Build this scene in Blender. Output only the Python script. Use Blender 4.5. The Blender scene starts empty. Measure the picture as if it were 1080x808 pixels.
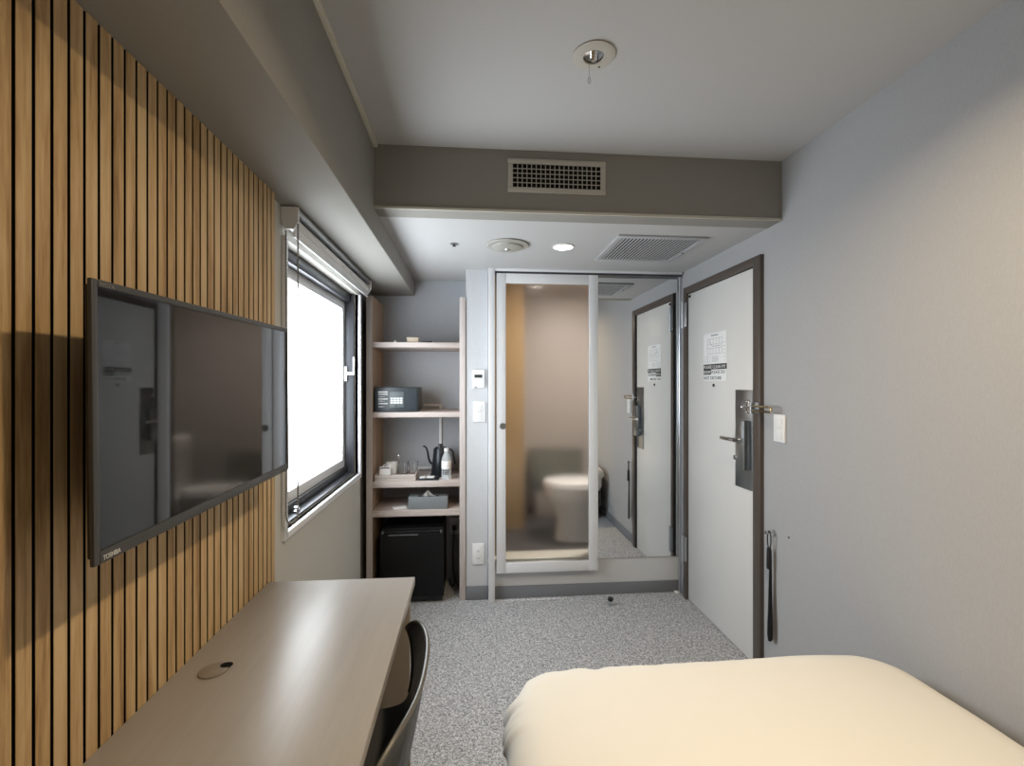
import bpy, bmesh, math, random
from mathutils import Vector, Matrix, noise
random.seed(7)
S = bpy.context.scene
COL = S.collection

# ------------------------------------------------------------------ camera, world, lights, exposure
cam = bpy.data.cameras.new('camera')
cam.sensor_fit = 'HORIZONTAL'; cam.sensor_width = 36.0
cam.lens = 36.0 * 490.0 / 1080.0
cam.clip_start = 0.02
cam_o = bpy.data.objects.new('camera', cam); COL.objects.link(cam_o)
cam_o.location = (0, 0, 1.385)
cam_o.rotation_euler = (math.radians(90), 0, math.radians(-4.9))
S.camera = cam_o
S.view_settings.view_transform = 'Standard'
S.view_settings.look = 'None'
S.view_settings.gamma = 1.0
S.view_settings.use_curve_mapping = False
S.view_settings.exposure = 0.1
S.cycles.max_bounces = 10; S.cycles.diffuse_bounces = 6; S.cycles.glossy_bounces = 6
S.cycles.transmission_bounces = 10; S.cycles.transparent_max_bounces = 10
S.cycles.caustics_reflective = False; S.cycles.caustics_refractive = True; S.cycles.sample_clamp_indirect = 8.0
S.cycles.use_denoising = True
W = bpy.data.worlds.new('world'); S.world = W; W.use_nodes = True
W.node_tree.nodes['Background'].inputs[0].default_value = (0.75, 0.85, 1.0, 1)
W.node_tree.nodes['Background'].inputs[1].default_value = 0.6

WINDOW_STRENGTH = 10.0
ENTRY_LAMP = 13.0
def area(name, loc, power, size, color, rot=(0, 0, 0), spread=180):
    l = bpy.data.lights.new(name, 'AREA'); l.shape = 'DISK'; l.size = size
    l.energy = power; l.color = color
    o = bpy.data.objects.new(name, l); COL.objects.link(o)
    o.location = loc; o.rotation_euler = rot
    l.spread = math.radians(spread)
    return o
area('bed_ceiling_light', (0.61, 0.755, 2.372), 17.0, 0.10, (1.0, 0.79, 0.52), spread=152)
area('rear_ceiling_light', (0.55, -0.45, 2.372), 1.5, 0.10, (1.0, 0.79, 0.52), spread=152)
area('bathroom_fill_light', (0.98, 3.20, 2.19), 30.0, 0.14, (1.0, 0.93, 0.86))  # unseen lamp, added to brighten the toilet behind the frosted glass

# ------------------------------------------------------------------ materials
def mat(name, color, rough=0.5, metal=0.0, spec=0.5, coat=0.0, trans=0.0, ior=1.45, emit=None, estr=0.0):
    m = bpy.data.materials.new(name); m.use_nodes = True
    b = m.node_tree.nodes['Principled BSDF']
    b.inputs['Base Color'].default_value = (*color, 1)
    b.inputs['Roughness'].default_value = rough
    b.inputs['Metallic'].default_value = metal
    b.inputs['Specular IOR Level'].default_value = spec
    b.inputs['Coat Weight'].default_value = coat
    b.inputs['Coat Roughness'].default_value = 0.03
    b.inputs['Transmission Weight'].default_value = trans
    b.inputs['IOR'].default_value = ior
    if emit:
        b.inputs['Emission Color'].default_value = (*emit, 1)
        b.inputs['Emission Strength'].default_value = estr
    return m
def nd(m, t, **k):
    n = m.node_tree.nodes.new(t)
    for a, v in k.items(): setattr(n, a, v)
    return n
def lk(m, a, b): m.node_tree.links.new(a, b)
def bsdf(m): return m.node_tree.nodes['Principled BSDF']
def coords(m, scale=(1, 1, 1)):
    g = nd(m, 'ShaderNodeTexCoord'); mp = nd(m, 'ShaderNodeMapping')
    mp.inputs['Scale'].default_value = scale
    lk(m, g.outputs['Object'], mp.inputs['Vector'])
    return mp.outputs['Vector']
def ramp(m, fac, stops):
    r = nd(m, 'ShaderNodeValToRGB')
    e = r.color_ramp.elements
    e[0].position, e[0].color = stops[0][0], (*stops[0][1], 1)
    e[1].position, e[1].color = stops[-1][0], (*stops[-1][1], 1)
    for p, c in stops[1:-1]:
        n = e.new(p); n.color = (*c, 1)
    lk(m, fac, r.inputs['Fac'])
    return r.outputs['Color']
def bump(m, h, strength, dist=0.002):
    b = nd(m, 'ShaderNodeBump'); b.inputs['Strength'].default_value = strength
    b.inputs['Distance'].default_value = dist
    lk(m, h, b.inputs['Height']); lk(m, b.outputs['Normal'], bsdf(m).inputs['Normal'])
def nz(m, vec, scale, detail=3, rough=0.5, dist=0.0):
    n = nd(m, 'ShaderNodeTexNoise'); n.inputs['Scale'].default_value = scale
    n.inputs['Detail'].default_value = detail; n.inputs['Roughness'].default_value = rough
    n.inputs['Distortion'].default_value = dist
    lk(m, vec, n.inputs['Vector'])
    return n.outputs['Fac']

def wallpaper(name, c):
    m = mat(name, c, 0.75, spec=0.25)
    v = coords(m, (1, 1, 0.35))
    f = nz(m, v, 260, 3)
    col = ramp(m, f, [(0.3, tuple(x * 0.96 for x in c)), (0.7, tuple(min(1, x * 1.03) for x in c))])
    lk(m, col, bsdf(m).inputs['Base Color'])
    bump(m, f, 0.12, 0.001)
    return m
M = {}
M['wall'] = wallpaper('grey wallpaper', (0.39, 0.392, 0.402))
M['beam'] = wallpaper('greige wallpaper', (0.295, 0.285, 0.262))
M['ceiling'] = wallpaper('white ceiling paper', (0.50, 0.50, 0.50))
M['pale'] = wallpaper('pale partition paper', (0.57, 0.58, 0.60))
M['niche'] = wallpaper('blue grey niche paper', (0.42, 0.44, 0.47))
M['base'] = mat('grey vinyl baseboard', (0.19, 0.20, 0.22), 0.5)
M['white'] = mat('white paint', (0.74, 0.75, 0.77), 0.4)
M['cream'] = mat('cream trim', (0.62, 0.60, 0.52), 0.45)
M['step'] = mat('pale grey panel', (0.60, 0.61, 0.62), 0.4)
M['door'] = mat('white door skin', (0.70, 0.69, 0.67), 0.35)
M['brown'] = mat('brown steel frame', (0.085, 0.068, 0.058), 0.35)
M['steel'] = mat('brushed steel', (0.36, 0.39, 0.42), 0.32, 1.0)
M['chrome'] = mat('chrome', (0.75, 0.76, 0.78), 0.08, 1.0)
M['brass'] = mat('satin brass', (0.62, 0.53, 0.33), 0.22, 1.0)
M['silver'] = mat('satin aluminium', (0.55, 0.57, 0.60), 0.3, 0.9)
M['plastic'] = mat('white plastic', (0.80, 0.80, 0.80), 0.35)
M['black'] = mat('black plastic', (0.012, 0.013, 0.014), 0.35)
M['rubber'] = mat('black rubber', (0.014, 0.014, 0.016), 0.5)
M['dark'] = mat('black felt and opening shade', (0.006, 0.006, 0.006), 0.8, spec=0.1)
M['darkgrey'] = mat('dark grey aluminium', (0.055, 0.057, 0.065), 0.35, 0.3)
M['sash'] = mat('pale grey aluminium', (0.74, 0.75, 0.76), 0.45)
M['bezel'] = mat('charcoal bezel', (0.055, 0.057, 0.060), 0.4)
M['screen'] = mat('glossy black screen', (0.008, 0.008, 0.009), 0.03, ior=1.85)
M['grille'] = mat('beige vent metal', (0.50, 0.48, 0.43), 0.5)
M['ventgrey'] = mat('grey vent plastic', (0.42, 0.43, 0.45), 0.5)
M['mirror'] = mat('mirror', (0.88, 0.89, 0.89), 0.0, 1.0)
M['fabric'] = mat('cream duvet cotton', (0.80, 0.78, 0.73), 0.85, spec=0.15)
f = nz(M['fabric'], coords(M['fabric']), 900, 2); bump(M['fabric'], f, 0.08, 0.0006)
M['bedbase'] = mat('charcoal bed upholstery', (0.05, 0.05, 0.055), 0.8)
M['safe'] = mat('blue grey safe steel', (0.035, 0.045, 0.052), 0.35)
M['safepanel'] = mat('grey keypad panel', (0.11, 0.13, 0.14), 0.4)
M['fridge'] = mat('black fridge skin', (0.007, 0.007, 0.008), 0.42, spec=0.3)
M['kettle'] = mat('matt black steel', (0.018, 0.021, 0.025), 0.32, 0.3)
M['tissuebox'] = mat('grey leatherette', (0.21, 0.23, 0.245), 0.5)
M['paper'] = mat('white paper', (0.82, 0.82, 0.81), 0.8)
M['ink'] = mat('black ink', (0.012, 0.012, 0.013), 0.6)
M['greyink'] = mat('grey print', (0.36, 0.37, 0.39), 0.7)
M['porcelain'] = mat('white porcelain', (0.82, 0.82, 0.80), 0.12, coat=0.4)
M['bathwall'] = mat('beige bathroom panel', (0.36, 0.325, 0.295), 0.45)
M['bathtan'] = mat('tan bathroom panel', (0.34, 0.23, 0.11), 0.45)
M['bathfloor'] = mat('dark bathroom floor', (0.055, 0.05, 0.05), 0.5)
M['bathdark'] = mat('grey green panel', (0.075, 0.08, 0.065), 0.5)
M['blind'] = mat('pale grey blind fabric', (0.74, 0.74, 0.73), 0.7)
M['chair'] = mat('glossy grey polypropylene', (0.12, 0.123, 0.13), 0.25)
M['chairrim'] = mat('olive grey edge', (0.11, 0.105, 0.09), 0.38)
M['glass'] = mat('clear glass', (1, 1, 1), 0.0, trans=1.0, ior=1.45)
M['water'] = mat('clear bottle plastic', (0.90, 0.94, 0.96), 0.05, trans=0.62, ior=1.12)
M['boxtan'] = mat('tan card', (0.50, 0.42, 0.32), 0.7)
M['lens'] = mat('smoke detector dome', (0.36, 0.355, 0.32), 0.45)
M['letter'] = mat('silver lettering', (0.62, 0.63, 0.64), 0.4)
M['dimletter'] = mat('dull lettering', (0.20, 0.20, 0.20), 0.4)
M['lcd'] = mat('dark display', (0.05, 0.06, 0.06), 0.2)
# frosted sliding door glass
M['frost'] = mat('frosted glass', (0.93, 0.93, 0.93), 0.19, trans=1.0, ior=1.42, coat=0.3)
# bright window pane: a daylit sheet of frosted glass
M['pane'] = mat('daylit frosted pane', (0.8, 0.8, 0.8), 0.35, emit=(0.87, 0.943, 1.0), estr=WINDOW_STRENGTH)
M['lamp'] = mat('lit downlight', (0.9, 0.9, 0.9), 0.4, emit=(1.0, 0.93, 0.80), estr=ENTRY_LAMP)
# carpet
m = M['carpet'] = mat('speckled grey carpet', (0.3, 0.3, 0.3), 0.95, spec=0.05)
v = coords(m)
f1 = nz(m, v, 215, 2, 0.7); f2 = nz(m, v, 80, 2, 0.6)
mx = nd(m, 'ShaderNodeMath', operation='ADD'); lk(m, f1, mx.inputs[0])
ml = nd(m, 'ShaderNodeMath', operation='MULTIPLY'); lk(m, f2, ml.inputs[0]); ml.inputs[1].default_value = 0.40
lk(m, ml.outputs[0], mx.inputs[1])
lk(m, ramp(m, mx.outputs[0], [(0.54, (0.15, 0.155, 0.165)), (0.70, (0.40, 0.405, 0.42)), (0.86, (0.74, 0.745, 0.76))]), bsdf(m).inputs['Base Color'])
bump(m, mx.outputs[0], 0.5, 0.004)
# woods
def wood(name, dark, mid, light, along, pitch=None, axis=1, rough=0.5, strength=1.0):
    m = mat(name, mid, rough, spec=0.35)
    g = nd(m, 'ShaderNodeTexCoord'); vec = g.outputs['Object']
    if pitch:                                     # every slat has its own cut of the grain
        sp = nd(m, 'ShaderNodeSeparateXYZ'); lk(m, vec, sp.inputs[0])
        d = nd(m, 'ShaderNodeMath', operation='DIVIDE'); lk(m, sp.outputs[axis], d.inputs[0]); d.inputs[1].default_value = pitch
        fl = nd(m, 'ShaderNodeMath', operation='FLOOR'); lk(m, d.outputs[0], fl.inputs[0])
        wn = nd(m, 'ShaderNodeTexWhiteNoise', noise_dimensions='1D'); lk(m, fl.outputs[0], wn.inputs['W'])
        off = nd(m, 'ShaderNodeVectorMath', operation='MULTIPLY_ADD')
        lk(m, wn.outputs['Color'], off.inputs[0]); off.inputs[1].default_value = (7, 3, 11); lk(m, vec, off.inputs[2])
        vec = off.outputs[0]
    mp = nd(m, 'ShaderNodeMapping'); sc = [1, 1, 1]; sc[along] = 0.06
    mp.inputs['Scale'].default_value = sc; lk(m, vec, mp.inputs['Vector'])
    a = nz(m, mp.outputs[0], 34, 4, 0.55, 0.6); b = nz(m, mp.outputs[0], 260, 2, 0.6)
    ad = nd(m, 'ShaderNodeMath', operation='MULTIPLY_ADD'); lk(m, b, ad.inputs[0]); ad.inputs[1].default_value = 0.35; lk(m, a, ad.inputs[2])
    fac = ad.outputs[0]
    if pitch:
        a2 = nd(m, 'ShaderNodeMath', operation='MULTIPLY_ADD'); lk(m, wn.outputs['Value'], a2.inputs[0]); a2.inputs[1].default_value = 0.16; lk(m, fac, a2.inputs[2])
        fac = a2.outputs[0]
    c = ramp(m, fac, [(0.48, dark), (0.70, mid), (0.90, light)])
    lk(m, c, bsdf(m).inputs['Base Color'])
    bump(m, b, 0.08, 0.0008)
    return m
PITCH = 0.0297; GAP0 = 0.8215
M['slat'] = wood('oak slat', (0.25, 0.145, 0.06), (0.49, 0.33, 0.165), (0.60, 0.44, 0.25), 2, PITCH)
M['oak'] = wood('tan oak board', (0.34, 0.23, 0.15), (0.42, 0.29, 0.20), (0.50, 0.36, 0.26), 2)
M['oakband'] = wood('pale oak edge band', (0.50, 0.44, 0.42), (0.56, 0.50, 0.48), (0.64, 0.58, 0.56), 2)
M['oakedge'] = wood('pale oak shelf', (0.50, 0.43, 0.40), (0.56, 0.49, 0.46), (0.64, 0.57, 0.54), 0)
M['desk'] = wood('greige laminate', (0.335, 0.315, 0.295), (0.35, 0.33, 0.31), (0.365, 0.345, 0.325), 1, rough=0.34)
M['deskedge'] = mat('greige desk edge', (0.23, 0.20, 0.17), 0.4)
M['tray'] = wood('pale tray wood', (0.46, 0.40, 0.36), (0.55, 0.49, 0.45), (0.64, 0.58, 0.54), 0)

# ------------------------------------------------------------------ mesh helpers
class MB:
    def __init__(s): s.bm = bmesh.new()
    def _xf(s, vs, mx):
        if mx is not None: bmesh.ops.transform(s.bm, matrix=mx, verts=vs)
    def box(s, lo, hi, bev=0.0, seg=2, mx=None):
        lo, hi = [min(a, b) for a, b in zip(lo, hi)], [max(a, b) for a, b in zip(lo, hi)]
        r = bmesh.ops.create_cube(s.bm, size=1); vs = r['verts']
        for v in vs:
            v.co = Vector([(lo[i] + hi[i]) / 2 + v.co[i] * (hi[i] - lo[i]) for i in range(3)])
        if bev > 0:
            es = list({e for v in vs for e in v.link_edges})
            bev = min(bev, 0.45 * min(hi[i] - lo[i] for i in range(3)))
            r = bmesh.ops.bevel(s.bm, geom=vs + es, offset=bev, segments=seg, profile=0.5, affect='EDGES')
            vs = list({v for f in r['faces'] for v in f.verts} | {v for v in vs if v.is_valid})
        s._xf(vs, mx); return s
    def lathe(s, prof, n=32, c=(0, 0, 0), axis='Z', sx=1, sy=1, mx=None):
        """prof: list of (radius, height); closed at radius 0"""
        rings = []
        allv = []
        for r, h in prof:
            if r <= 1e-6: ring = [s.bm.verts.new((0, 0, h))]
            else: ring = [s.bm.verts.new((r * math.cos(2 * math.pi * i / n) * sx, r * math.sin(2 * math.pi * i / n) * sy, h)) for i in range(n)]
            rings.append(ring); allv += ring
        for a, b in zip(rings, rings[1:]):
            for i in range(n):
                j = (i + 1) % n
                if len(a) == 1 and len(b) == 1: continue
                if len(a) == 1: s.bm.faces.new((a[0], b[i], b[j]))
                elif len(b) == 1: s.bm.faces.new((a[i], a[j], b[0]))
                else: s.bm.faces.new((a[i], a[j], b[j], b[i]))
        if axis == 'X': s._xf(allv, Matrix.Rotation(math.radians(90), 4, 'Y'))
        if axis == 'Y': s._xf(allv, Matrix.Rotation(math.radians(-90), 4, 'X'))
        if mx is not None: s._xf(allv, mx)
        bmesh.ops.translate(s.bm, verts=allv, vec=c)
        return s
    def cyl(s, c, r, h, axis='Z', n=24, bev=0.0):
        if bev: p = [(0, 0), (r - bev, 0), (r, bev), (r, h - bev), (r - bev, h), (0, h)]
        else: p = [(0, 0), (r, 0), (r, h), (0, h)]
        return s.lathe(p, n, c, axis)
    def tube(s, pts, r, n=10, closed=False, rfun=None):
        pts = [Vector(p) for p in pts]; N = len(pts); rings = []
        up = None
        for i, p in enumerate(pts):
            if closed: t = pts[(i + 1) % N] - pts[i - 1]
            else: t = pts[min(i + 1, N - 1)] - pts[max(i - 1, 0)]
            t.normalize()
            if up is None:
                up = Vector((0, 0, 1)) if abs(t.z) < 0.9 else Vector((1, 0, 0))
            a = t.cross(up); a.normalize(); b = a.cross(t); up = b
            rr = rfun(i / (N - 1)) if rfun else r
            rings.append([s.bm.verts.new(p + a * rr * math.cos(2 * math.pi * k / n) + b * rr * math.sin(2 * math.pi * k / n)) for k in range(n)])
        for i in range(N if closed else N - 1):
            A, B = rings[i], rings[(i + 1) % N]
            for k in range(n):
                s.bm.faces.new((A[k], A[(k + 1) % n], B[(k + 1) % n], B[k]))
        if not closed:
            s.bm.faces.new(rings[0][::-1]); s.bm.faces.new(rings[-1])
        return s
    def prism(s, poly, d0, d1, axis='X', mx=None):
        """poly: 2D outline, extruded from d0 to d1 along axis (X: yz, Y: xz, Z: xy)"""
        def P(u, v, d): return {'X': (d, u, v), 'Y': (u, d, v), 'Z': (u, v, d)}[axis]
        A = [s.bm.verts.new(P(u, v, d0)) for u, v in poly]; B = [s.bm.verts.new(P(u, v, d1)) for u, v in poly]
        n = len(poly)
        s.bm.faces.new(A); s.bm.faces.new(B[::-1])
        for i in range(n): s.bm.faces.new((A[i], B[i], B[(i + 1) % n], A[(i + 1) % n]))
        s._xf(A + B, mx)
        return s
    def ball(s, c, r, seg=10, sc=(1, 1, 1)):
        q = bmesh.ops.create_uvsphere(s.bm, u_segments=seg, v_segments=max(6, seg // 2), radius=r)
        for v in q['verts']: v.co = Vector((v.co.x * sc[0] + c[0], v.co.y * sc[1] + c[1], v.co.z * sc[2] + c[2]))
        return s
    def build(s, name, m, parent=None, label=None, smooth=True, origin=None, angle=35):
        bm = s.bm
        bmesh.ops.recalc_face_normals(bm, faces=bm.faces)
        root = parent
        while root is not None and root.parent is not None: root = root.parent
        off = Vector(root.location) if root is not None else None
        if parent is None:
            if origin is None:
                xs = [v.co for v in bm.verts]
                origin = ((min(v.x for v in xs) + max(v.x for v in xs)) / 2, (min(v.y for v in xs) + max(v.y for v in xs)) / 2, min(v.z for v in xs))
            off = Vector(origin)
        bmesh.ops.translate(bm, verts=bm.verts, vec=-off)
        me = bpy.data.meshes.new(name); bm.to_mesh(me); bm.free()
        me.materials.append(M[m] if isinstance(m, str) else m)
        if smooth:
            me.shade_smooth()
            me.set_sharp_from_angle(angle=math.radians(angle))
        o = bpy.data.objects.new(name, me); COL.objects.link(o)
        if parent is None: o.location = off
        else: o.parent = parent
        if label: o['label'] = label
        return o
def tag(o, label, cat, group=None):
    o['label'] = label; o['category'] = cat
    if group: o['group'] = group
    return o
def thing(name, label, cat, loc, group=None):
    o = bpy.data.objects.new(name, None); COL.objects.link(o); o.location = loc
    o.empty_display_size = 0.05
    return tag(o, label, cat, group)
def struct(name, mb, m, parent=None, label=None, **k):
    o = mb.build(name, m, parent, label, **k); o['kind'] = 'structure'
    return o
def B(*a, **k): return MB().box(*a, **k)
def copy_tree(o, parent=None, delta=(0, 0, 0)):
    c = o.copy(); COL.objects.link(c)
    if parent is not None: c.parent = parent
    else: c.location = Vector(o.location) + Vector(delta)
    for ch in list(o.children): copy_tree(ch, c)
    return c
def lettering(text, name, m, parent, origin, size, right, up, depth=0.0004, width=None):
    """flat raised letters: origin = lower left corner (world), right / up = unit axes"""
    cu = bpy.data.curves.new('t', 'FONT'); cu.body = text; cu.size = size; cu.extrude = depth
    t = bpy.data.objects.new('t', cu); COL.objects.link(t)
    dg = bpy.context.evaluated_depsgraph_get()
    me = bpy.data.meshes.new_from_object(t.evaluated_get(dg))
    bpy.data.objects.remove(t)
    r, u = Vector(right), Vector(up); n = r.cross(u)
    xs = [v.co.x for v in me.vertices]
    k = 1.0 if not width else width / (max(xs) - min(xs))
    root = parent
    while root.parent is not None: root = root.parent
    x0 = min(xs)
    for v in me.vertices:
        p = Vector(origin) + r * (v.co.x - x0) * k + u * v.co.y + n * v.co.z
        v.co = p - Vector(root.location)
    me.materials.clear(); me.materials.append(M[m])
    o = bpy.data.objects.new(name, me); COL.objects.link(o); o.parent = parent
    return o

# ------------------------------------------------------------------ the room shell
XR, XL, XB = 1.38, -0.66, -0.405
ZC, ZL, YS, YB, YR = 2.376, 2.11, 1.967, 3.33, -0.72
struct('floor', B((-0.95, YR - 0.1, -0.1), (1.5, 3.45, 0)), 'carpet')
struct('ceiling', B((XB, YR - 0.1, ZC), (XR + 0.15, YS + 0.1, ZC + 0.1)), 'ceiling')
struct('ceiling_entry', B((XB, YS + 0.1, ZL), (XR + 0.15, 3.05, ZC + 0.1)).box((XB, 3.05, ZL), (0.10, 3.45, ZC + 0.1)), 'ceiling')
struct('wall_soffit', B((XB, YS, ZL), (XR + 0.15, YS + 0.1, ZC + 0.1)), 'beam')
struct('trim_1', B((XB, YS - 0.004, ZL - 0.001), (XR, YS + 0.002, ZL + 0.011), 0.001), 'cream')
struct('trim_2', B((XB - 0.005, YR, ZC - 0.016), (XB + 0.016, YS - 0.001, ZC), 0.003), 'cream')
struct('beam_left', B((-0.95, YR - 0.1, 2.0), (XB, 3.45, ZC + 0.1), 0.006), 'beam')
# right wall with the doorway left open
DY0, DY1, DZ = 2.125, 2.875, 1.975
w = MB()
w.box((XR, YR - 0.1, 0), (XR + 0.12, DY0, ZC + 0.1)).box((XR, DY1, 0), (XR + 0.12, 3.05, ZC + 0.1)).box((XR, DY0, DZ), (XR + 0.12, DY1, ZC + 0.1))
struct('wall_right', w, 'wall')
struct('wall_rear', B((-0.95, YR - 0.1, 0), (XR, YR, ZC)), 'wall')
# left wall with the window opening, then the recess beside the shelf
WY0, WY1, WZ0, WZ1 = 1.70, 2.765, 0.86, 1.90
w = MB()
w.box((XL - 0.19, YR, 0), (XL, WY0, 2.0)).box((XL - 0.19, WY1, 0), (XL, 2.815, 2.0))
w.box((XL - 0.19, WY0, 0), (XL, WY1, WZ0)).box((XL - 0.19, WY0, WZ1), (XL, WY1, 2.0))
M['leftwall'] = wallpaper('cream grey wallpaper', (0.56, 0.545, 0.50))
struct('wall_left', w, 'leftwall')
struct('wall_recess', B((-0.95, 2.815, 0), (-0.70, 3.45, 2.0)), 'wall')
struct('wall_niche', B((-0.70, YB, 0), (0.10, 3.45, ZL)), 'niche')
struct('wall_partition', B((-0.04, 2.98, 0), (0.10, YB, ZL)), 'pale')
struct('wall_step', B((0.10, 2.985, 0), (XR, 3.05, 0.235)), 'step')
struct('wall_bathroom', B((0.80, 2.985, 0.235), (XR, 3.05, ZL)), 'wall')
struct('baseboard_step', B((0.144, 2.977, 0), (XR - 0.012, 2.985, 0.078), 0.002), 'base')
struct('baseboard_partition', B((-0.04, 2.972, 0), (0.102, 2.98, 0.088), 0.002), 'base')
struct('baseboard_right', B((XR - 0.008, YR, 0), (XR, DY0 - 0.045, 0.078), 0.002), 'base')
struct('baseboard_far_right', B((XR - 0.008, DY1 + 0.045, 0), (XR, 2.972, 0.078), 0.002), 'base')
struct('trim_3', B((0.103, 2.922, 0), (0.143, 2.984, ZL), 0.003), 'white')            # door post
struct('trim_4', B((0.144, 2.925, 2.094), (XR - 0.012, 2.984, ZL), 0.002), 'white')     # head rail over the sliding door
struct('trim_5', B((0.144, 2.938, 2.082), (XR - 0.012, 2.980, 2.094)), 'darkgrey')     # dark strip coloured as the shaded gap of the track
struct('trim_6', MB().cyl((XR - 0.012, 2.968, 0.002), 0.008, 2.105, n=12).box((XR - 0.008, 2.96, 0), (XR, 2.984, ZL)), 'silver')

# bathroom behind the frosted door
struct('floor_bathroom', B((0.10, 3.05, 0.1), (1.75, 4.35, 0.2)), 'bathfloor')
struct('ceiling_bathroom', B((0.10, 3.05, 2.2), (1.75, 4.35, 2.3)), 'bathwall')
struct('wall_bathroom_back', B((0.10, 4.25, 0.2), (1.75, 4.35, 2.2)), 'bathwall')
struct('wall_bathroom_left', B((0.10, 3.05, 0.2), (0.16, 4.25, 2.2)).box((0.16, 3.75, 0.2), (0.42, 4.25, 2.2)), 'bathtan')
struct('wall_bathroom_right', B((1.65, 3.05, 0.2), (1.75, 4.25, 2.2)), 'bathwall')
struct('wall_bathroom_front', B((0.80, 3.05, 0.2), (1.65, 3.08, 2.2)).box((0.10, 2.99, ZL - 0.02), (0.80, 3.08, 2.2)), 'bathwall')
struct('trim_7', B((0.145, 2.986, 0.235), (0.80, 3.125, 0.250), 0.003), 'cream')       # bathroom sill

# ------------------------------------------------------------------ window
wf = MB()
t = 0.014
wf.box((XL - 0.135, WY0, WZ0), (XL - 0.020, WY0 + t, WZ1), 0.003).box((XL - 0.135, WY1 - t, WZ0), (XL - 0.020, WY1, WZ1), 0.003)
wf.box((XL - 0.135, WY0 + t, WZ0), (XL - 0.060, WY1 - t, WZ0 + 0.045), 0.003).box((XL - 0.135, WY0 + t, WZ1 - 0.05), (XL - 0.040, WY1 - t, WZ1), 0.003)
wf.box((XL - 0.060, WY0 + t, WZ0), (XL - 0.020, WY1 - t, WZ0 + 0.010), 0.002)
win = struct('window_1', wf, 'darkgrey')
win['label'] = 'frosted daylit window in a dark aluminium frame'; win['category'] = 'window'
sy0, sy1, sz0, sz1 = WY0 + t, WY1 - t, WZ0 + 0.045, WZ1 - 0.05
sf = MB(); q = 0.045; xa, xb = XL - 0.115, XL - 0.072
sf.box((xa, sy0, sz0), (xb, sy0 + q, sz1), 0.003).box((xa, sy1 - q, sz0), (xb, sy1, sz1), 0.003)
sf.box((xa, sy0 + q, sz0), (xb, sy1 - q, sz0 + q), 0.003).box((xa, sy0 + q, sz1 - q), (xb, sy1 - q, sz1), 0.003)
# children of the frame: the frame is a mesh, so parts use its location as the offset
sash = sf.build('window_sash', 'sash', win, 'pale aluminium sash')
B((XL - 0.108, sy0 + q - 0.004, sz0 + q - 0.004), (XL - 0.102, sy1 - q + 0.004, sz1 - q + 0.004)).build('window_pane', 'pane', sash, 'bright frosted pane')
h = MB()
h.box((XL - 0.078, 2.728, 1.395), (XL - 0.055, 2.743, 1.48), 0.003).box((XL - 0.06, 2.728, 1.432), (XL - 0.012, 2.740, 1.447), 0.003)
h.box((XL - 0.022, 2.727, 1.432), (XL - 0.012, 2.741, 1.535), 0.004)
h.build('window_handle', 'plastic', win, 'white lever handle')
h = MB(); h.box((XL - 0.055, 1.90, WZ0 + 0.010), (XL - 0.030, 1.94, WZ0 + 0.020), 0.003).cyl((XL - 0.045, 1.92, WZ0 + 0.026), 0.008, 0.016, 'X')
h.build('window_catch', 'chrome', win, 'small metal catch')
cs = MB(); k = 0.026
cs.box((XL - 0.020, WY0 - k, WZ0 - k), (XL + 0.014, WY0, WZ1 + 0.0), 0.003).box((XL - 0.020, WY1, WZ0 - k), (XL + 0.014, WY1 + k, WZ1), 0.003)
cs.box((XL - 0.020, WY0, WZ0 - k), (XL + 0.014, WY1, WZ0), 0.003)
struct('trim_8', cs, 'white')

# roller blind rolled right up under the beam
rb = thing('roller_blind', 'pale roller blind rolled up above the bright window, its bead chain hanging', 'blind', (XL, 2.24, 1.90))
y0, y1 = 1.665, 2.835
B((XL, y0 + 0.01, 1.972), (XL + 0.058, y1 - 0.01, 1.992), 0.003).build('head_rail', 'silver', rb, 'pale aluminium head rail')
MB().lathe([(0, 0), (0.022, 0), (0.022, y1 - y0 - 0.028), (0, y1 - y0 - 0.028)], 28, (XL + 0.030, y0 + 0.014, 1.945), 'Y').build('fabric_roll', 'blind', rb)
bb = MB(); bb.box((XL + 0.036, y0 + 0.016, 1.895), (XL + 0.044, y1 - 0.016, 1.925), 0.0025).box((XL + 0.042, y0 + 0.016, 1.92), (XL + 0.0445, y1 - 0.016, 1.95))
bb.build('bottom_bar', 'white', rb, 'white hem bar')
cap = [(XL + 0.002, 1.995), (XL + 0.06, 1.995), (XL + 0.06, 1.945), (XL + 0.045, 1.918), (XL + 0.015, 1.918), (XL + 0.002, 1.945)]
for a, b in ((y0, y0 + 0.010), (y1 - 0.010, y1)):
    MB().prism(cap, a, b, 'Y').build('end_bracket', 'plastic', rb)
ch = MB(); pts = []
x1, x2, zt, zb = XL + 0.062, XL + 0.022, 1.93, 0.93
for i in range(60): pts.append((x1, 1.658, zt + (zb - zt) * i / 60))
for i in range(1, 10):
    a = math.pi * i / 10
    pts.append(((x1 + x2) / 2 + (x1 - x2) / 2 * math.cos(a), 1.658, zb - 0.03 * math.sin(a)))
for i in range(60): pts.append((x2, 1.658, zb + (zt - zb) * i / 60))
ch.tube(pts, 0.0013, 5)
for i in range(len(pts) - 1):
    a, b = Vector(pts[i]), Vector(pts[i + 1]); L = (b - a).length; n = max(1, round(L / 0.0098))
    for j in range(n): ch.ball(a + (b - a) * j / n, 0.0038, 6)
M['bead'] = mat('backlit shade beads', (0.20, 0.19, 0.18), 0.4)  # white chain coloured grey, the backlit shade put into its colour
ch.build('bead_chain', 'bead', rb, 'bead chain loop coloured grey for its backlit shade')

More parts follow.
